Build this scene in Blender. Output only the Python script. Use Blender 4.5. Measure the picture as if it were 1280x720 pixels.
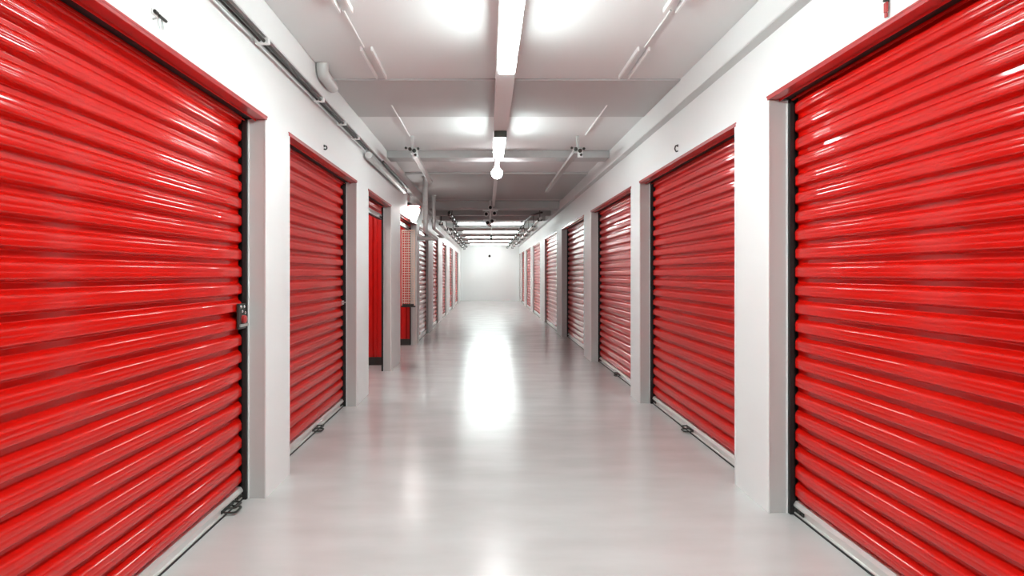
import bpy, bmesh, math, random
from mathutils import Vector
random.seed(7)
C = bpy.context.scene
COL = C.collection
for o in list(bpy.data.objects): bpy.data.objects.remove(o)

# ------------------------------------------------------------------ camera, world, exposure
EYE = 1.35; F = 850.0; VPX = 609.0; VPY = 342.0
cam = bpy.data.cameras.new('camera'); co = bpy.data.objects.new('camera', cam); COL.objects.link(co)
co.location = (0, 0, EYE); co.rotation_euler = (math.pi/2, 0, 0)
cam.sensor_width = 36; cam.lens = 36*F/1280
cam.shift_x = (640-VPX)/1280; cam.shift_y = -(360-VPY)/1280
cam.clip_start = 0.05; cam.clip_end = 200
C.camera = co
w = bpy.data.worlds.new('world'); C.world = w; w.use_nodes = True
w.node_tree.nodes['Background'].inputs[0].default_value = (1, 1, 1, 1)
w.node_tree.nodes['Background'].inputs[1].default_value = 0.02
C.view_settings.view_transform = 'Standard'; C.view_settings.look = 'None'
C.view_settings.gamma = 1; C.view_settings.use_curve_mapping = False
C.view_settings.exposure = 1.93
TUBE_POWER = 15.0      # fluorescent diffusers near the camera
FAR_POWER = 11.5       # battens across the far half of the corridor
GLOBE_POWER = 25.0
SPOT_POWER = 5.0

# ------------------------------------------------------------------ materials
def mat(name, col, rough=0.5, metal=0.0, coat=0.0, coat_r=0.1, spec=0.5, noise=None, bump=None, rnoise=None):
    m = bpy.data.materials.new(name); m.use_nodes = True
    nt = m.node_tree; b = nt.nodes['Principled BSDF']
    b.inputs['Base Color'].default_value = (*col, 1); b.inputs['Roughness'].default_value = rough
    b.inputs['Metallic'].default_value = metal; b.inputs['Coat Weight'].default_value = coat
    b.inputs['Coat Roughness'].default_value = coat_r; b.inputs['Specular IOR Level'].default_value = spec
    tc = nt.nodes.new('ShaderNodeTexCoord')
    def nz(scale, det=4, st=(1, 1, 1)):
        mp = nt.nodes.new('ShaderNodeMapping'); mp.inputs['Scale'].default_value = st
        n = nt.nodes.new('ShaderNodeTexNoise'); n.inputs['Scale'].default_value = scale; n.inputs['Detail'].default_value = det
        nt.links.new(tc.outputs['Object'], mp.inputs['Vector']); nt.links.new(mp.outputs['Vector'], n.inputs['Vector'])
        return n
    if noise:
        sc, c2, st = noise
        n = nz(sc, 6, st); r = nt.nodes.new('ShaderNodeValToRGB')
        r.color_ramp.elements[0].position = 0.2; r.color_ramp.elements[1].position = 0.8
        r.color_ramp.elements[0].color = (*c2, 1); r.color_ramp.elements[1].color = (*col, 1)
        nt.links.new(n.outputs['Fac'], r.inputs['Fac']); nt.links.new(r.outputs['Color'], b.inputs['Base Color'])
    if rnoise:
        sc, lo, hi = rnoise
        n = nz(sc, 5); r = nt.nodes.new('ShaderNodeMapRange')
        r.inputs['To Min'].default_value = lo; r.inputs['To Max'].default_value = hi
        nt.links.new(n.outputs['Fac'], r.inputs['Value']); nt.links.new(r.outputs['Result'], b.inputs['Roughness'])
    if bump:
        sc, st, d = bump
        n = nz(sc, 3); bp = nt.nodes.new('ShaderNodeBump'); bp.inputs['Strength'].default_value = st; bp.inputs['Distance'].default_value = d
        nt.links.new(n.outputs['Fac'], bp.inputs['Height']); nt.links.new(bp.outputs['Normal'], b.inputs['Normal'])
    return m
def emis(name, col, s):
    m = mat(name, (0.9, 0.9, 0.9), 0.4); b = m.node_tree.nodes['Principled BSDF']
    b.inputs['Emission Color'].default_value = (*col, 1); b.inputs['Emission Strength'].default_value = s
    return m
RED = mat('glossy_red_paint', (0.60, 0.0045, 0.0016), 0.40, coat=0.55, coat_r=0.07, spec=0.08)
RED.node_tree.nodes['Principled BSDF'].inputs['Coat IOR'].default_value = 1.6
REDTRIM = mat('red_header_paint', (0.45, 0.03, 0.03), 0.30, coat=0.5, coat_r=0.1)
REDWALL = mat('red_partition_paint', (0.60, 0.006, 0.003), 0.35, coat=0.2)
WALL = mat('white_wall_paint', (0.86, 0.86, 0.855), 0.45, noise=(0.7, (0.83, 0.83, 0.825), (1, 1, 1)))
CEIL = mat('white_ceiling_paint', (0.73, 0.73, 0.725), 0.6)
BEAM_SHADE = mat('beam_shade_grey', (0.50, 0.50, 0.495), 0.6)  # greyer than the ceiling: shade on the beams put into the colour
JAMB = mat('grey_jamb_paint_and_shade', (0.56, 0.555, 0.545), 0.35)  # also used for the painted shade under the soffits
LIP = mat('white_jamb_edge', (0.85, 0.85, 0.845), 0.35)
BLACK = mat('black_track_and_shade', (0.008, 0.007, 0.007), 0.6)  # near black for tracks, spot lenses and painted gap shade
SEAL = mat('black_rubber', (0.012, 0.012, 0.012), 0.5)
ALU = mat('brushed_aluminium', (0.80, 0.80, 0.78), 0.30, metal=0.55)
STEEL = mat('galvanised_steel', (0.55, 0.56, 0.55), 0.35, metal=0.7)
DSTEEL = mat('dark_steel', (0.05, 0.05, 0.045), 0.4, metal=0.5)
CHROME = mat('chrome', (0.8, 0.8, 0.8), 0.15, metal=1.0)
PIPE = mat('pale_grey_pipe', (0.55, 0.55, 0.54), 0.35)
WPIPE = mat('white_pipe', (0.82, 0.82, 0.81), 0.35)
FLOOR = mat('polished_concrete', (0.68, 0.675, 0.668), 0.2, spec=0.5,
            noise=(1.8, (0.55, 0.54, 0.53), (0.8, 2.0, 1)), rnoise=(2.2, 0.17, 0.27))
MESHW = mat('pale_mesh', (0.75, 0.62, 0.52), 0.4)
TUBE = emis('lit_diffuser', (0.86, 1, 0.985), TUBE_POWER)
FARL = emis('lit_far_diffuser', (0.89, 1, 0.98), FAR_POWER)
GLOBE = emis('lit_globe', (1, 1, 1), GLOBE_POWER)
FLOOD = emis('lit_flood', (1, 0.99, 0.96), SPOT_POWER)

# ------------------------------------------------------------------ helpers
def box(bm, a, b):
    x0, x1 = sorted((a[0], b[0])); y0, y1 = sorted((a[1], b[1])); z0, z1 = sorted((a[2], b[2]))
    v = [bm.verts.new(p) for p in ((x0,y0,z0),(x1,y0,z0),(x1,y1,z0),(x0,y1,z0),(x0,y0,z1),(x1,y0,z1),(x1,y1,z1),(x0,y1,z1))]
    for f in ((0,3,2,1),(4,5,6,7),(0,1,5,4),(1,2,6,5),(2,3,7,6),(3,0,4,7)): bm.faces.new([v[i] for i in f])
def tube(bm, pts, r, n=14):
    pts = [Vector(p) for p in pts]; rings = []
    up = None
    for i, p in enumerate(pts):
        t = (pts[min(i+1, len(pts)-1)] - pts[max(i-1, 0)]).normalized()
        if up is None: up = t.orthogonal().normalized()
        up = (up - t*up.dot(t)).normalized(); s = t.cross(up)
        rr = r[i] if isinstance(r, (list, tuple)) else r
        rings.append([bm.verts.new(p + up*math.cos(2*math.pi*k/n)*rr + s*math.sin(2*math.pi*k/n)*rr) for k in range(n)])
    for a, b in zip(rings, rings[1:]):
        for k in range(n): bm.faces.new((a[k], a[(k+1)%n], b[(k+1)%n], b[k]))
    bm.faces.new(rings[0][::-1]); bm.faces.new(rings[-1])
def bend(pts, r=0.08, n=5):
    out = [Vector(pts[0])]
    for a, b, c in zip(pts, pts[1:], pts[2:]):
        a, b, c = Vector(a), Vector(b), Vector(c)
        p = b + (a-b).normalized()*r; q = b + (c-b).normalized()*r
        for k in range(n+1):
            t = k/n; out.append(p*(1-t)**2 + b*2*t*(1-t) + q*t*t)
    out.append(Vector(pts[-1])); return out
def lathe(bm, prof, c, axis='z', n=24):
    c = Vector(c); rings = []
    for r, h in prof:
        ring = []
        for k in range(n):
            a = 2*math.pi*k/n; u, v = r*math.cos(a), r*math.sin(a)
            d = {'z': (u, v, h), 'y': (u, h, v), 'x': (h, u, v)}[axis]
            ring.append(bm.verts.new(c + Vector(d)))
        rings.append(ring)
    for a, b in zip(rings, rings[1:]):
        for k in range(n): bm.faces.new((a[k], a[(k+1)%n], b[(k+1)%n], b[k]))
    bm.faces.new(rings[0][::-1]); bm.faces.new(rings[-1])
def obj(name, bm, m, parent=None, bevel=0, smooth=False, origin=None):
    me = bpy.data.meshes.new(name)
    bmesh.ops.recalc_face_normals(bm, faces=bm.faces)
    if origin is not None:
        bmesh.ops.translate(bm, verts=bm.verts, vec=-Vector(origin))
    bm.to_mesh(me); bm.free(); me.materials.append(m)
    o = bpy.data.objects.new(name, me); COL.objects.link(o)
    if parent: o.parent = parent
    if origin is not None: o.location = origin
    if smooth:
        for p in me.polygons: p.use_smooth = True
        if smooth == 'auto':
            md = o.modifiers.new('wn', 'EDGE_SPLIT'); md.split_angle = math.radians(40)
    if bevel:
        b = o.modifiers.new('bevel', 'BEVEL'); b.width = bevel; b.segments = 2; b.limit_method = 'ANGLE'
    return o
def BM(): return bmesh.new()
def bxo(name, a, b, m, parent=None, bevel=0.0):
    bm = BM(); box(bm, a, b); return obj(name, bm, m, parent, bevel)
def tag(o, label, cat, group=None):
    o['label'] = label; o['category'] = cat
    if group: o['group'] = group
    return o
def thing(name, label, cat, loc, group=None):
    o = bpy.data.objects.new(name, None); COL.objects.link(o); o.location = loc
    bpy.context.view_layer.update()
    return tag(o, label, cat, group)
def struct(o): o['kind'] = 'structure'; return o
def adopt(root, parts):
    # parts were built in world coordinates: keep them where they are under the thing's base
    for p in parts:
        p.parent = root; p.location = Vector(p.location) - Vector(root.location)

XL, XR = -1.3307, 1.588           # faces of the left and right walls
ZC = EYE + 1.53                   # ceiling
TOP = 2.34                        # top of the door openings
TH = 0.12                         # wall thickness
YB, YE = -7.0, 34.0
# openings (near Y, far Y) on both walls
LEFT = [(1.30, 4.10), (4.56, 6.94), (7.60, 9.43), (10.38, 12.85), (13.30, 15.4), (16.7, 18.5), (20.2, 22.2), (24.0, 26.3), (28.3, 31.2)]
RIGHT = [(0.95, 3.85), (4.345, 7.09), (7.50, 10.42), (11.15, 14.5), (15.5, 18.8), (20.4, 23.7), (24.9, 27.9), (29.2, 31.4), (32.4, 33.6)]

# ------------------------------------------------------------------ the setting
struct(bxo('floor', (-4.4, YB, -0.1), (2.6, YE+0.2, 0), FLOOR))
struct(bxo('ceiling', (-4.4, YB, ZC), (2.6, YE+0.2, ZC+0.1), CEIL))
TOPS = {'L': [2.29]*9, 'R': [2.345]+[2.305]*8}
def side_wall(name, x, s, ops):
    bm = BM(); y = YB
    for (a, b), TOP in zip(ops, TOPS[name[5].upper()]):
        box(bm, (x, y, 0), (x+s*TH, a, ZC)); box(bm, (x, a, TOP), (x+s*TH, b, ZC)); y = b
    box(bm, (x, y, 0), (x+s*TH, YE, ZC))
    bmesh.ops.remove_doubles(bm, verts=bm.verts, dist=1e-5)
    struct(obj(name, bm, WALL))
side_wall('wall_left', XL, -1, LEFT)
side_wall('wall_right', XR, 1, RIGHT)
struct(bxo('wall_back', (XL-TH, YE, 0), (XR+TH, YE+0.12, ZC), WALL))
struct(bxo('wall_front', (XL-TH, YB-0.12, 0), (XR+TH, YB, ZC), WALL))
# boxed soffits at the top of both walls
def soffit(n, x, x2, y0, y1):
    bm = BM(); box(bm, (x, y0, EYE+1.345), (x2, y1, ZC)); struct(obj(n, bm, CEIL, bevel=0.006))
struct(bxo('trim_80', (XL, YB, EYE+1.337), (XL+0.083, YE, EYE+1.3445), JAMB)); struct(bxo('trim_81', (XR-0.068, YB, EYE+1.337), (XR, YE, EYE+1.3445), JAMB))  # grey strips put the shade under each soffit into colour
soffit('trim_1', XL, XL+0.085, YB, YE); soffit('trim_2', XR, XR-0.07, YB, YE)
# downstand beams, and nearly flush grey panels standing for dark ceiling bands
bi = 3
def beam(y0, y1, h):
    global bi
    bm = BM(); box(bm, (XL+0.085, y0, EYE+h), (XR-0.07, y1, ZC)); struct(obj('trim_%d' % bi, bm, BEAM_SHADE, bevel=0.008)); bi += 1
for y in (-3.8, -0.75, 2.30, 5.33): beam(y, y+1.25, 1.515)  # almost no depth: the dim ceiling band is painted grey
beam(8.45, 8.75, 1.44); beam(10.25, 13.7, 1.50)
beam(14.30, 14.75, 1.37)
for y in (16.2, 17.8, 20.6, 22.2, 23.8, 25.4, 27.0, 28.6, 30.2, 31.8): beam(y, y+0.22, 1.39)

# ribbed red partitions and the two units that stand open
def ribbed(name, x0, x1, y, z1=2.85, n_pitch=0.16, d=0.03):
    bm = BM(); pts = []; x = x0
    while x < x1 - 1e-6:
        for fx, dy in ((0, 0), (0.18, 0), (0.30, -d), (0.78, -d), (0.90, 0)):
            px = x + fx*n_pitch
            if px < x1: pts.append((px, y+dy))
        x += n_pitch
    pts.append((x1, y)); full = pts + [(x1, y+0.04), (x0, y+0.04)]
    lo = [bm.verts.new((a, b, 0)) for a, b in full]; hi = [bm.verts.new((a, b, z1)) for a, b in full]
    n = len(full)
    for i in range(n): bm.faces.new((lo[i], lo[(i+1)%n], hi[(i+1)%n], hi[i]))
    bm.faces.new(hi); bm.faces.new(lo[::-1])
    return struct(obj(name, bm, REDWALL))
for k, (ya, yb) in enumerate(((7.15, 10.06), (10.14, 12.86))):
    ribbed('wall_partition_%d' % (k+1), -3.9, XL-TH-0.002, yb)
    struct(bxo('wall_unit_%d' % (k+1), (-4.0, ya, 0), (-3.9, yb+0.06, ZC), REDWALL))
    struct(bxo('baseboard_%d' % (k+1), (-3.88, yb-0.05, 0), (XL-TH-0.004, yb-0.032, 0.12), DSTEEL))
for yy, ll in ((8.6, 'added unseen batten lighting the first open unit on the left'), (11.5, 'added unseen batten lighting the open unit behind the mesh panel')):
    r = thing('added_unit_light', ll, 'ceiling light', (-2.6, yy, ZC))  # lamps added out of sight to brighten the red partitions
    a = bxo('housing', (-3.2, yy-0.06, ZC-0.05), (-2.0, yy+0.06, ZC-0.0005), WPIPE)
    b = bxo('diffuser', (-3.18, yy-0.05, ZC-0.10), (-2.02, yy+0.05, ZC-0.0505), TUBE)
    for q in (a, b): q.parent = r; q.location = -Vector(r.location)
struct(bxo('wall_unit_near', (-4.0, 7.05, 0), (XL-TH, 7.15, ZC), REDWALL))

# ------------------------------------------------------------------ roller shutters
P = 0.1017
def profile(t):
    u = t % 1.0
    if u < 0.25: return 0.0
    v = (u-0.25)/0.75
    lo, hi = min(v/0.14, 1.0), min((1-v)/0.30, 1.0)      # steep underside, rounder shoulder above
    d = 0.035*min(lo*lo*(3-2*lo), math.sin(hi*math.pi/2)**0.8) + 0.003*math.sin(math.pi*v)
    d -= 0.0020*math.exp(-((v-0.45)/0.04)**2)
    return d
def curtain_mesh(x, s, y0, y1, z0, z1, seed, depth=1.0):
    rnd = random.Random(seed)
    bm = BM(); L = y1-y0
    ys = [0, 0.015, 0.03, 0.05, 0.075, 0.10, 0.13, 0.16]
    m = max(4, int(L/0.35)); mid = [0.16 + (L-0.32)*k/m for k in range(1, m)]
    ys = ys + mid + [L-v for v in reversed(ys)]
    NS = 26; n = int(round((z1-z0)/P*NS)); rows = []
    tilt = {}
    for i in range(n+1):
        t = i/NS; k = int(t); z = min(z0+i*P/NS, z1)
        if k not in tilt: tilt[k] = [rnd.uniform(-1, 1)*0.0008]*len(ys)
        row = []
        for j, yy in enumerate(ys):
            e = min(yy, L-yy); fade = 1.0 if e >= 0.16 else (0.72+0.28*(e/0.16)**1.0)
            if e < 0.03: fade *= (0.55+0.45*e/0.03)
            d = depth*profile(t)*fade + tilt[k][j]*math.sin(math.pi*(t-k))
            row.append(bm.verts.new((x - s*d, y0+yy, z)))
        rows.append(row)
    for a, b in zip(rows, rows[1:]):
        for j in range(len(ys)-1): bm.faces.new((a[j], a[j+1], b[j+1], b[j]))
    return bm
cnt = [0]
def shutter(side, idx, y0, y1, label, latch=None, handle=None, raised=0, near=True, K=1.0):
    cnt[0] += 1
    x, s = (XL, -1) if side == 'L' else (XR, 1)
    TOP = TOPS[side][idx]
    r = thing('roller_shutter', label, 'roller shutter', (x+s*0.10*K, (y0+y1)/2, 0))
    ps = []
    xc = x + s*0.158*(K if K == 1 else K*0.95+0.02); e = 0.0005
    # jambs, each with a pale rolled edge
    for (ya, d) in ((y0, 1), (y1, -1)):
        bm = BM(); box(bm, (x+s*0.006, ya+d*e, 0.0), (x+s*0.098*K, ya+d*0.014, TOP-0.0165)); j = obj('jamb', bm, JAMB, bevel=0.002); ps.append(j)
        bm = BM(); box(bm, (x-s*0.002, ya+d*e, 0.0), (x+s*0.006, ya+d*0.018, TOP-0.0165)); box(bm, (x+s*0.098*K, ya+d*e, 0), (x+s*(0.098*K+0.008), ya+d*0.022, TOP-0.0165))
        ed = obj('jamb_edge', bm, LIP, bevel=0.001); ed.parent = j
        bm = BM()
        box(bm, (x+s*(0.098*K+0.009), ya+d*e, 0.002), (x+s*(0.098*K+0.032), ya+d*0.045, TOP-0.02))
        if not raised and K == 1: box(bm, (x+s*0.1215, ya-d*0.05, 0.002), (x+s*0.20, ya+d*0.004, TOP+0.10)); box(bm, (x+s*0.165, ya+d*e, 0.002), (x+s*0.175, ya+d*0.045, TOP-0.02))
        ps.append(obj('guide_track', bm, BLACK))  # black also holds the shade of the slot beside the curtain
    # red header trim
    bm = BM(); box(bm, (x-s*0.004, y0+e, TOP-0.0155), (x+s*0.055*K, y1-e, TOP-e)); box(bm, (x-s*0.004, y0-0.012, TOP-e), (x-s*0.0005, y1+0.012, TOP+0.010))
    ps.append(obj('header_trim', bm, REDTRIM, bevel=0.002))
    bm = BM(); box(bm, (x+s*0.0555*K, y0+0.023, TOP-0.026), (x+s*0.0585*K, y1-0.023, TOP-0.002)); box(bm, (xc-s*0.046, y0+0.05, TOP-0.030), (xc-s*0.040, y1-0.05, TOP-0.022))
    ps.append(obj('header_seal', bm, REDWALL))
    bm = BM(); box(bm, (x+s*0.0595*K, y0+0.016, TOP-0.012), (x+s*0.1195*K, y1-0.016, TOP-0.001)); box(bm, (x+s*0.1215, y0, TOP+0.03), (x+s*0.20, y1, TOP+0.05)); ps.append(obj('header_gap_shade', bm, BLACK))  # black strips painted in for the deep shadow between header and curtain
    zb = TOP-raised if raised else 0.0
    cur = obj('curtain', curtain_mesh(xc, s, y0+0.03, y1-0.03, zb+0.078, TOP+0.028 if K == 1 else TOP-0.013, cnt[0], 1.0 if K == 1 else 0.75), RED, smooth=True)
    sd = cur.modifiers.new('solid', 'SOLIDIFY'); sd.thickness = 0.0015; sd.offset = 0
    ps.append(cur)
    # bottom bar: pale sloping top, grey face, black seal
    bm = BM(); a, b = y0+0.05, y1-0.05
    prof = [(0.006, 0.082), (-0.022, 0.080), (-0.034, 0.062), (-0.034, 0.052), (-0.020, 0.050), (-0.020, 0.020), (-0.030, 0.018), (-0.030, 0.012), (0.006, 0.012)]
    A = [bm.verts.new((xc+s*p[0], a, zb+p[1])) for p in prof]; B = [bm.verts.new((xc+s*p[0], b, zb+p[1])) for p in prof]
    for i in range(len(prof)): bm.faces.new((A[i], A[(i+1) % len(prof)], B[(i+1) % len(prof)], B[i]))
    bm.faces.new(A); bm.faces.new(B[::-1])
    bar = obj('bottom_bar', bm, ALU); ps.append(bar)
    ps.append(bxo('bottom_seal', (xc-s*0.032, a, zb+0.001), (xc+s*0.004, b, zb+0.0118), SEAL))
    if near:
        for ya, d in ((a, 1), (b, -1)):
            bm = BM(); box(bm, (xc-s*0.021, ya, zb+0.022), (xc-s*0.028, ya+d*0.10, zb+0.048))
            for q in (0.025, 0.075): lathe(bm, [(0.008, 0), (0.008, -s*0.006), (0.004, -s*0.009)], (xc-s*0.028, ya+d*q, zb+0.035), 'x', 10)
            bk = obj('end_bracket', bm, DSTEEL); bk.parent = bar
    if handle is not None:
        bm = BM(); h = handle
        box(bm, (xc-s*0.020, h-0.09, 0.022), (xc-s*0.026, h+0.09, 0.050))
        for z in (0.018, 0.044):
            tube(bm, bend([(xc-s*0.024, h-0.06, z), (xc-s*0.085, h-0.05, z), (xc-s*0.085, h+0.05, z), (xc-s*0.024, h+0.06, z)], 0.02), 0.006, 8)
        ps.append(obj('lift_handle', bm, DSTEEL, smooth='auto'))
    if latch is not None:
        ly, lz, big = latch
        xf = xc - s*0.0425
        if big:
            bm = BM(); box(bm, (xf, ly-0.115, lz-0.075), (xf-s*0.006, ly+0.02, lz+0.075)); box(bm, (xf-s*0.006, ly-0.115, lz-0.075), (xf-s*0.012, ly-0.100, lz+0.075))
            lp = obj('latch', bm, DSTEEL, bevel=0.002); ps.append(lp)
            for dy, dz in ((-0.07, 0.055), (-0.015, 0.055), (-0.045, 0.028), (0.0, 0.018), (0.0, -0.055)):
                bm = BM(); lathe(bm, [(0.009, 0), (0.009, -s*0.003), (0.005, -s*0.007)], (xf-s*0.006, ly+dy, lz+dz), 'x', 12)
                q = obj('screw', bm, CHROME, smooth='auto'); q.parent = lp
            bm = BM(); lathe(bm, [(0.024, 0), (0.024, -s*0.016), (0.018, -s*0.022), (0.008, -s*0.024)], (xf-s*0.006, ly-0.035, lz-0.018), 'x', 20)
            q = obj('lock_cylinder', bm, REDTRIM, smooth='auto'); q.parent = lp
            bm = BM(); box(bm, (xf-s*0.006, ly-0.09, lz-0.062), (xf-s*0.016, ly+0.05, lz-0.046))
            q = obj('bolt', bm, STEEL, bevel=0.002); q.parent = lp
        else:
            bm = BM(); box(bm, (xf, ly-0.06, lz-0.02), (xf-s*0.005, ly+0.04, lz+0.02)); lp = obj('latch', bm, STEEL, bevel=0.002); ps.append(lp)
            bm = BM(); tube(bm, [(xf-s*0.011, ly-0.05, lz), (xf-s*0.011, ly+0.10, lz)], 0.006, 10); q = obj('bolt', bm, CHROME); q.parent = lp
    adopt(r, ps)
    return r
LL = ['large red roller shutter at the left edge with a dark latch plate',
      'closed red roller shutter beyond the first white pillar of the left wall',
      'raised red shutter over the open unit on the left with bright red ribbed wall inside',
      'raised red shutter of the open unit with the pale mesh panel in its doorway',
      'closed dark red shutter on the left just beyond the doorway with the mesh panel',
      'closed red shutter on the left, second beyond the two open units',
      'narrow-looking red shutter on the left, third beyond the two open units',
      'distant red shutter on the left, fourth beyond the two open units',
      'farthest red shutter on the left, next to the white end wall']
RL = ['large red roller shutter at the right edge with white reflections on its upper slats',
      'closed red shutter on the right between the two widest white pillars',
      'closed red shutter on the right, third from the camera',
      'closed red shutter on the right, fourth from the camera',
      'closed dark red shutter on the right, fifth from the camera',
      'distant red shutter on the right, sixth from the camera',
      'distant red shutter on the right, third from the end wall',
      'distant red shutter on the right, second from the end wall',
      'farthest red shutter on the right, next to the white end wall']
KS = [1, 1, 1, 1, 0.45, 0.4, 0.4, 0.4, 0.4]
for i, (a, b) in enumerate(LEFT):
    shutter('L', i, a, b, LL[i], latch={0: (b-0.06, 1.10, True), 1: (b-0.13, 1.06, False)}.get(i),
            handle={0: 3.84, 1: 5.80}.get(i), raised={2: 0.2, 3: 0.13}.get(i, 0), near=i < 5, K=KS[i])
for i, (a, b) in enumerate(RIGHT):
    shutter('R', i, a, b, RL[i], handle={1: 5.78, 2: 8.9, 0: 2.3}.get(i), near=i < 5, K=KS[i])

# ------------------------------------------------------------------ ceiling lights
XM = 0.125; ZT = EYE + 1.34
bm = BM(); box(bm, (XM-0.066, YB+0.1, ZT+0.005), (XM+0.066, 7.6, ZT+0.058)); box(bm, (XM-0.028, 7.6, ZT+0.025), (XM+0.028, 13.9, ZT+0.058))
tag(obj('cable_trunking', bm, CEIL, bevel=0.004), 'long pale trunking running down the middle of the ceiling', 'trunking')
def batten(y0, y1, label, group=None):
    r = thing('ceiling_light', label, 'ceiling light', (XM, (y0+y1)/2, ZT+0.005), group)
    p = [bxo('housing', (XM-0.058, y0, ZT-0.012), (XM+0.058, y1, ZT+0.0045), WPIPE)]
    bm = BM(); box(bm, (XM-0.052, y0+0.03, ZT-0.062), (XM+0.052, y1-0.005, ZT-0.0125)); p.append(obj('diffuser', bm, TUBE, bevel=0.012))
    bm = BM(); box(bm, (XM-0.060, y0-0.03, ZT-0.055), (XM+0.060, y0+0.028, ZT+0.0035)); p.append(obj('end_cap', bm, JAMB if y0 < 6 else DSTEEL, bevel=0.004))
    adopt(r, p)
batten(1.98, 4.38, 'large lit fluorescent batten at the top of the picture, nearest one')
batten(6.42, 7.50, 'smaller lit fluorescent batten with dark end cap, second along the trunking')
for y in (-5.6, -1.9): batten(y, y+2.4, 'added unseen batten on the trunking behind the camera', 'added battens behind the camera')  # lamps added out of view to light the near walls
r = thing('globe_light', 'round glowing white globe light beyond the second batten', 'ceiling light', (XM, 8.75, ZT+0.02))
bm = BM(); lathe(bm, [(0.05, 0.0), (0.055, -0.02), (0.045, -0.035)], (XM, 8.75, ZT+0.024)); p1 = obj('mount', bm, WPIPE, smooth='auto')
bm = BM(); bmesh.ops.create_uvsphere(bm, u_segments=24, v_segments=16, radius=0.07); bmesh.ops.translate(bm, verts=bm.verts, vec=(XM, 8.75, ZT-0.05)); p2 = obj('globe', bm, GLOBE, smooth=True)
adopt(r, [p1, p2])
names = ['nearest', 'second', 'third', 'fourth', 'fifth']
fy = (19.2, 22.9, 26.1, 29.3, 32.6)
fl = ['bright lit batten across the ceiling, first one beyond the deep beam', 'lit batten across the ceiling, second beyond the deep beam',
      'lit batten across the far ceiling, middle one of the five', 'lit batten across the far ceiling, last but one before the end wall', 'lit batten across the far ceiling, closest to the white end wall']
for y, l in zip(fy, fl):
    r = thing('cross_batten_light', l, 'ceiling light', (XM, y, ZC))
    a = bxo('housing', (XM-0.95, y-0.06, EYE+1.43), (XM+0.95, y+0.06, ZC-0.0005), WPIPE)
    bm = BM(); box(bm, (XM-0.93, y-0.05, EYE+1.385), (XM+0.93, y+0.05, EYE+1.4295)); b = obj('diffuser', bm, FARL, bevel=0.01)
    adopt(r, [a, b])

# ------------------------------------------------------------------ rails, conduits and pipes on the ceiling
def rail(x, y0, y1, label):
    r = thing('ceiling_rail', label, 'rail', (x, (y0+y1)/2, ZC), None)
    ps = [bxo('strip', (x+d-0.006, y0, ZC-0.030), (x+d+0.006, y1, ZC-0.0005), WPIPE) for d in (-0.036, 0.036)]
    adopt(r, ps)
rail(-0.815, 4.58, 5.25, 'short pair of pale strips on the ceiling, left side, before the first beam')
rail(1.055, 4.58, 5.25, 'short pair of pale strips on the ceiling, right side, before the first beam')
rail(-0.815, 3.25, 3.92, 'short pair of pale strips at the top edge left of the light')
rail(1.055, 3.25, 3.92, 'short pair of pale strips at the top edge right of the light')
def conduit(name, pts, rad, m, label, cat='pipe', n=12, r=0.06):
    bm = BM(); tube(bm, bend(pts, r) if len(pts) > 2 else pts, rad, n)
    return tag(obj(name, bm, m, smooth='auto'), label, cat)
conduit('thin_conduit', [(-0.83, 3.93, ZC-0.008), (-0.83, 4.57, ZC-0.008)], 0.006, WPIPE, 'thin pale conduit joining the ceiling strips on the left')
conduit('thin_conduit', [(1.06, 3.93, ZC-0.008), (1.06, 4.57, ZC-0.008)], 0.006, WPIPE, 'thin pale conduit joining the ceiling strips on the right')
conduit('thin_conduit', [(-0.86, 6.12, ZC-0.010), (-0.86, 7.52, ZC-0.010)], 0.009, WPIPE, 'thin pale conduit leading to the left dark pipe hanger')
conduit('thin_conduit', [(1.08, 6.12, ZC-0.010), (1.08, 7.44, ZC-0.010)], 0.009, WPIPE, 'thin pale conduit leading to the right dark pipe hanger')
# clipped conduit along the left soffit
ZS = EYE + 1.337
r = thing('clipped_conduit', 'dark thin conduit with white clips along the upper left wall', 'conduit', (-1.262, 4.5, ZS))
bm = BM(); tube(bm, [(-1.262, -1.0, ZS-0.022), (-1.262, 7.2, ZS-0.022)], 0.010, 10); tube(bm, [(-1.287, -1.0, ZS-0.020), (-1.287, 7.2, ZS-0.020)], 0.008, 10)
ps = [obj('pipe', bm, DSTEEL, smooth='auto')]
for y in (1.2, 2.5, 3.86, 5.16, 5.96, 6.60):
    bm = BM(); box(bm, (-1.315, y-0.02, ZS-0.036), (-1.236, y+0.02, ZS-0.0005)); ps.append(obj('clip', bm, WPIPE, bevel=0.006))
adopt(r, ps)
conduit('insulated_pipe', [(-1.272, 7.30, EYE+1.27), (-1.272, 10.45, EYE+1.27)], 0.042, STEEL, 'thick grey pipe along the upper left wall, ending in a dark opening')
bm = BM(); lathe(bm, [(0.036, 0), (0.036, -0.012), (0.030, -0.013)], (-1.272, 7.299, EYE+1.27), 'y'); cap = obj('end_cap', bm, WPIPE, smooth='auto'); cap.parent = bpy.data.objects['insulated_pipe']
conduit('slim_pipe', [(-1.21, 7.9, EYE+1.30), (-1.21, 10.3, EYE+1.30)], 0.016, DSTEEL, 'dark slim pipe beside the thick grey pipe')
conduit('elbow_pipe', [(-1.20, 4.95, ZC-0.002), (-1.20, 4.95, ZC-0.075), (-1.205, 5.31, ZC-0.075)], 0.045, PIPE, 'short pale elbow pipe on the ceiling beside the clipped conduit', r=0.06)
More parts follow.
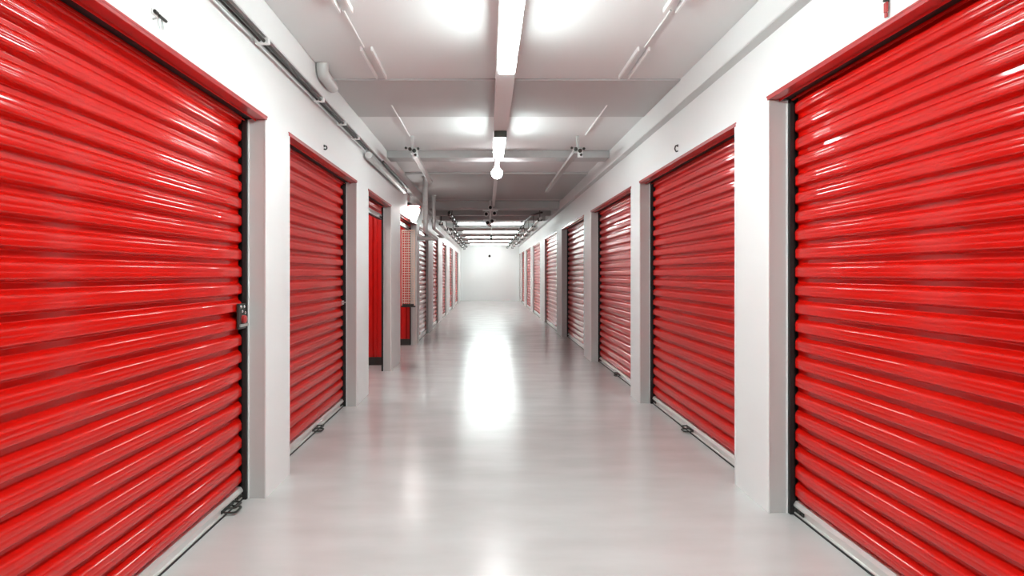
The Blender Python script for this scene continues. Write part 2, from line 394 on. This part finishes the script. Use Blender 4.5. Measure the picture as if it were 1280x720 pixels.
# hangers with dark bolts, and the steel channels that start at them
def hanger(x, y, label):
    r = thing('pipe_hanger', label, 'pipe hanger', (x, y, ZC))
    z = EYE+1.39
    bm = BM(); box(bm, (x-0.016, y-0.015, z), (x+0.016, y+0.015, ZC-0.0005)); box(bm, (x-0.075, y-0.014, z-0.012), (x+0.075, y+0.014, z+0.010)); a = obj('bracket', bm, STEEL, bevel=0.002)
    ps = [a]
    for dx, dz, rr in ((-0.07, 0, 0.014), (-0.025, -0.012, 0.020), (0.022, -0.030, 0.022), (0.065, -0.008, 0.015), (0.035, -0.075, 0.014)):
        bm = BM(); lathe(bm, [(rr, 0), (rr, -0.02), (rr*0.6, -0.03)], (x+dx, y-0.014, z+dz), 'y', 14); ps.append(obj('bolt', bm, DSTEEL, smooth='auto'))
    bm = BM(); box(bm, (x+0.0, y-0.01, z-0.10), (x+0.06, y+0.01, z-0.013)); ps.append(obj('plate', bm, WPIPE, bevel=0.003))
    adopt(r, ps)
hanger(-0.83, 7.55, 'dark bolted pipe hanger on the ceiling left of the second batten')
hanger(1.005, 7.55, 'dark bolted pipe hanger on the ceiling right of the second batten')
def channel(x0, x1, y0, y1, h, label, w=0.03):
    bm = BM()
    for dx, a in ((0, 0.0), ):
        v = []
        for (x, y) in ((x0, y0), (x1, y1)):
            v.append([bm.verts.new((x+p, y, EYE+h+q)) for p, q in ((-w, -0.02), (w, -0.02), (w, 0.02), (-w, 0.02))])
        for k in range(4): bm.faces.new((v[0][k], v[0][(k+1)%4], v[1][(k+1)%4], v[1][k]))
        bm.faces.new(v[0][::-1]); bm.faces.new(v[1])
    return tag(obj('steel_channel', bm, STEEL, bevel=0.004), label, 'channel')
channel(0.99, 0.985, 7.58, 11.25, 1.362, 'long steel channel running from the right pipe hanger')
channel(-0.83, -0.84, 7.58, 10.1, 1.362, 'steel channel running from the left pipe hanger')
# vertical drops on the left
def drop(x, y, rad, zb, label, x2, y2):
    r = thing('drop_pipe', label, 'pipe', (x, y, ZC))
    bm = BM(); tube(bm, bend([(x, y, ZC-0.001), (x, y, zb), (x, y2, zb), (x2, y2, zb)], rad*1.8), rad, 16); a = obj('pipe', bm, PIPE, smooth='auto')
    bm = BM(); lathe(bm, [(rad+0.014, 0), (rad+0.014, -0.05), (rad+0.004, -0.06)], (x, y, ZC-0.002)); b = obj('collar', bm, STEEL, smooth='auto')
    bm = BM(); lathe(bm, [(rad+0.012, 0), (rad+0.012, -0.05)], (x, y, zb+0.16)); c = obj('collar', bm, STEEL, smooth='auto')
    adopt(r, [a, b, c])
drop(-0.955, 10.5, 0.040, 2.02, 'thick pale pipe dropping from the ceiling on the left, the nearer of two', XL+0.002, 13.0)
drop(-1.02, 13.0, 0.036, 2.22, 'slimmer white pipe dropping from the ceiling just behind the thick one', XL+0.002, 16.0)
# far pipes with clamps
def clamped(x, y0, y1, h, label, m=STEEL, rad=0.022, step=1.6):
    r = thing('clamped_pipe', label, 'pipe', (x, (y0+y1)/2, EYE+h))
    bm = BM(); tube(bm, [(x, y0, EYE+h), (x, y1, EYE+h)], rad, 10); ps = [obj('pipe', bm, m, smooth='auto')]
    y = y0+0.3
    while y < y1:
        bm = BM(); box(bm, (x-0.05, y-0.02, EYE+h-0.045), (x+0.05, y+0.02, EYE+h+0.03)); box(bm, (x-0.008, y-0.008, EYE+h), (x+0.008, y+0.008, ZC-0.0005))
        ps.append(obj('clamp', bm, DSTEEL, bevel=0.003)); y += step
    adopt(r, ps)
clamped(-0.83, 14.85, 19.0, 1.33, 'dark clamped pipe high on the left just beyond the deep beam', DSTEEL, 0.035, 0.9)
clamped(-1.00, 19.6, 33.5, 1.30, 'long pipe with many clamps along the far left ceiling')
clamped(-1.12, 16.2, 33.5, 1.22, 'lower pipe with clamps above the far left shutters', PIPE, 0.03, 2.1)
clamped(0.98, 18.6, 33.5, 1.28, 'long pipe with many clamps along the far right ceiling')
clamped(1.20, 15.2, 33.5, 1.24, 'pale pipe with clamps above the far right shutters', WPIPE, 0.03, 2.1)
conduit('curved_cable', [(1.20, 14.9, EYE+1.34), (1.02, 15.3, EYE+1.32), (0.93, 16.6, EYE+1.28), (0.93, 18.2, EYE+1.22)], 0.022, DSTEEL, 'dark curved cable hanging on the right beyond the deep beam', 'cable', r=0.15)
r = thing('junction_ball', 'small dark round fitting under a white collar at the right far ceiling', 'fitting', (0.93, 18.3, EYE+1.20))
bm = BM(); bmesh.ops.create_uvsphere(bm, u_segments=16, v_segments=10, radius=0.06); bmesh.ops.translate(bm, verts=bm.verts, vec=(0.93, 18.3, EYE+1.24)); a = obj('ball', bm, DSTEEL, smooth=True)
bm = BM(); lathe(bm, [(0.055, -0.05), (0.06, -0.10), (0.03, -0.13)], (0.93, 18.3, EYE+1.24)); b = obj('collar', bm, WPIPE, smooth='auto')
bm = BM(); tube(bm, [(0.93, 18.3, EYE+1.28), (0.93, 18.3, ZC-0.001)], 0.01); c = obj('rod', bm, DSTEEL)
adopt(r, [a, b, c])

# cluster of dark-faced spot heads under the deep beam
r = thing('spotlight_cluster', 'white hanging fitting with several small black spot heads, centre of far ceiling', 'spotlight', (0.06, 14.25, EYE+1.37))
ps = []; cx, cy = 0.065, 14.16
bm = BM(); tube(bm, [(cx, cy, EYE+0.96), (cx, cy, ZC-0.001)], 0.022); box(bm, (cx-0.16, cy-0.012, EYE+1.30), (cx+0.16, cy+0.012, EYE+1.33)); box(bm, (cx-0.15, cy-0.012, EYE+1.10), (cx+0.12, cy+0.012, EYE+1.13)); ps.append(obj('stem', bm, WPIPE))
for dx, h in ((0.0, 1.37), (-0.085, 1.235), (0.085, 1.25), (0.035, 1.09), (-0.055, 1.055)):
    bm = BM(); lathe(bm, [(0.05, 0.06), (0.052, 0.0), (0.040, -0.02)], (cx+dx, cy-0.05, EYE+h), 'y', 18); q = obj('spot_head', bm, WPIPE, smooth='auto'); ps.append(q)
    bm = BM(); lathe(bm, [(0.034, 0.0), (0.034, -0.006)], (cx+dx, cy-0.072, EYE+h), 'y', 18); k = obj('lens', bm, BLACK); k.parent = q
adopt(r, ps)
def hang(y, h, x, ln, rad, label):
    r = thing('hanging_sensor', label, 'sensor', (x, y, ZC))
    bm = BM(); tube(bm, [(x, y, EYE+h+ln), (x, y, ZC-0.001)], 0.008, 8); a = obj('rod', bm, WPIPE)
    bm = BM(); tube(bm, [(x, y, EYE+h), (x, y, EYE+h+ln*0.3), (x, y, EYE+h+ln)], [rad*0.6, rad, rad*0.7], 12); b = obj('body', bm, DSTEEL, smooth='auto')
    adopt(r, [a, b])
hang(20.0, 0.98, 0.12, 0.16, 0.035, 'slim dark sensor hanging above the far floor, upper one')
hang(29.0, 0.70, 0.10, 0.10, 0.055, 'small dark sensor hanging lowest, in front of the end wall')

# ------------------------------------------------------------------ small things on and by the walls
r = thing('flood_light', 'glowing white wedge-shaped wall light above the doorway with the mesh panel', 'wall light', (XL, 11.5, 2.5))
bm = BM(); box(bm, (XL, 11.35, 2.50), (XL+0.05, 11.65, 2.54)); box(bm, (XL, 11.35, 2.42), (XL+0.012, 11.65, 2.50)); a = obj('bracket', bm, DSTEEL, bevel=0.004)
bm = BM()
pr = [(0.0125, 2.48), (0.16, 2.48), (0.18, 2.42), (0.12, 2.26), (0.06, 2.22), (0.0125, 2.36)]
A = [bm.verts.new((XL+p, 11.36, q)) for p, q in pr]; B = [bm.verts.new((XL+p, 11.64, q)) for p, q in pr]
for i in range(6): bm.faces.new((A[i], A[(i+1)%6], B[(i+1)%6], B[i]))
bm.faces.new(A); bm.faces.new(B[::-1]); b = obj('lens', bm, FLOOD, bevel=0.01)
bm = BM(); box(bm, (XL+0.0, 11.33, 2.482), (XL+0.20, 11.67, 2.498)); c = obj('hood', bm, REDTRIM, bevel=0.004)
adopt(r, [a, b, c])
# pale mesh panel
r = thing('mesh_panel', 'tall pale wire mesh panel hanging against red ribbed wall in the open doorway', 'mesh panel', (-1.43, 12.55, 0.76))
bm = BM(); x0, x1, z0, z1 = -1.565, -1.350, 0.79, 2.13
x = x0
while x <= x1+1e-6: box(bm, (x-0.0045, 12.545, z0), (x+0.0045, 12.555, z1)); x += 0.0358
z = z0+0.03
while z < z1: box(bm, (x0, 12.540, z-0.006), (x1, 12.5449, z+0.006)); z += 0.046
a = obj('mesh', bm, MESHW)
bm = BM(); box(bm, (x0-0.015, 12.53, z0-0.03), (x0, 12.57, z1+0.03)); box(bm, (x1, 12.53, z0-0.03), (x1+0.02, 12.57, z1+0.03)); box(bm, (x0, 12.53, z1), (x1, 12.57, z1+0.03)); b = obj('frame', bm, MESHW, bevel=0.003)
bm = BM(); box(bm, (x0-0.02, 12.525, z0-0.06), (x1+0.025, 12.575, z0-0.0301)); box(bm, (x0, 12.53, z0-0.03), (x1, 12.57, z0)); c = obj('bottom_rail', bm, DSTEEL, bevel=0.003)
adopt(r, [a, b, c])
# small fittings on the wall above the shutters
def bracket_marks():
    y, z = 2.745, 2.37; x = XL
    r = thing('wall_bracket', 'tiny dark bracket with prongs on the wall above the large left shutter', 'bracket', (x, y, z))
    bm = BM(); tube(bm, [(x+0.012, y-0.050, z+0.022), (x+0.012, y-0.024, z+0.020)], 0.007, 8); tube(bm, [(x+0.012, y-0.012, z+0.018), (x+0.012, y+0.05, z+0.016)], 0.006, 8); a = obj('bar', bm, DSTEEL)
    bm = BM(); box(bm, (x, y-0.055, z+0.010), (x+0.006, y+0.055, z+0.030)); b = obj('plate', bm, WPIPE)
    ps = [a, b]
    for (ya, yb, za, zb) in ((-0.028, -0.052, 0.0, -0.012), (0.0, 0.004, 0.008, -0.03), (0.03, 0.042, 0.008, -0.02)):
        bm = BM(); tube(bm, [(x+0.008, y+ya, z+za), (x+0.008, y+yb, z+zb)], 0.0035, 8); ps.append(obj('prong', bm, STEEL))
    adopt(r, ps)
bracket_marks()
def hook(x, s, y, z, h, label):
    bm = BM(); c = [(x-s*0.001, y, z+h), (x-s*0.02, y, z+h), (x-s*0.024, y+0.01, z+h*0.5), (x-s*0.014, y+0.005, z), (x-s*0.004, y-0.01, z+0.004)]
    tube(bm, bend(c, 0.006, 3), 0.0055, 8); lathe(bm, [(0.011, 0), (0.011, -s*0.006)], (x, y, z+h), 'x', 12)
    tag(obj('wall_hook', bm, DSTEEL, smooth='auto'), label, 'hook')
hook(XL, -1, 5.54, 2.36, 0.03, 'tiny dark hook above the second left shutter')
hook(XR, 1, 5.66, 2.365, 0.05, 'small dark hook above the second right shutter')
x, y, z = XR, 2.69, 2.395
r = thing('hanging_tag', 'small dark red tag hanging above the large right shutter', 'tag', (x, y, z))
bm = BM(); tube(bm, [(x, y, z+0.034), (x-0.02, y, z+0.034)], 0.006, 8); tube(bm, [(x-0.001, y-0.045, z+0.042), (x-0.012, y-0.030, z+0.034)], 0.005, 8); a = obj('hook', bm, DSTEEL)
bm = BM(); box(bm, (x-0.014, y-0.010, z-0.012), (x-0.006, y+0.012, z+0.028)); box(bm, (x-0.014, y-0.008, z-0.032), (x-0.006, y+0.008, z-0.014)); b = obj('tag_plate', bm, REDTRIM, bevel=0.002)
adopt(r, [a, b])
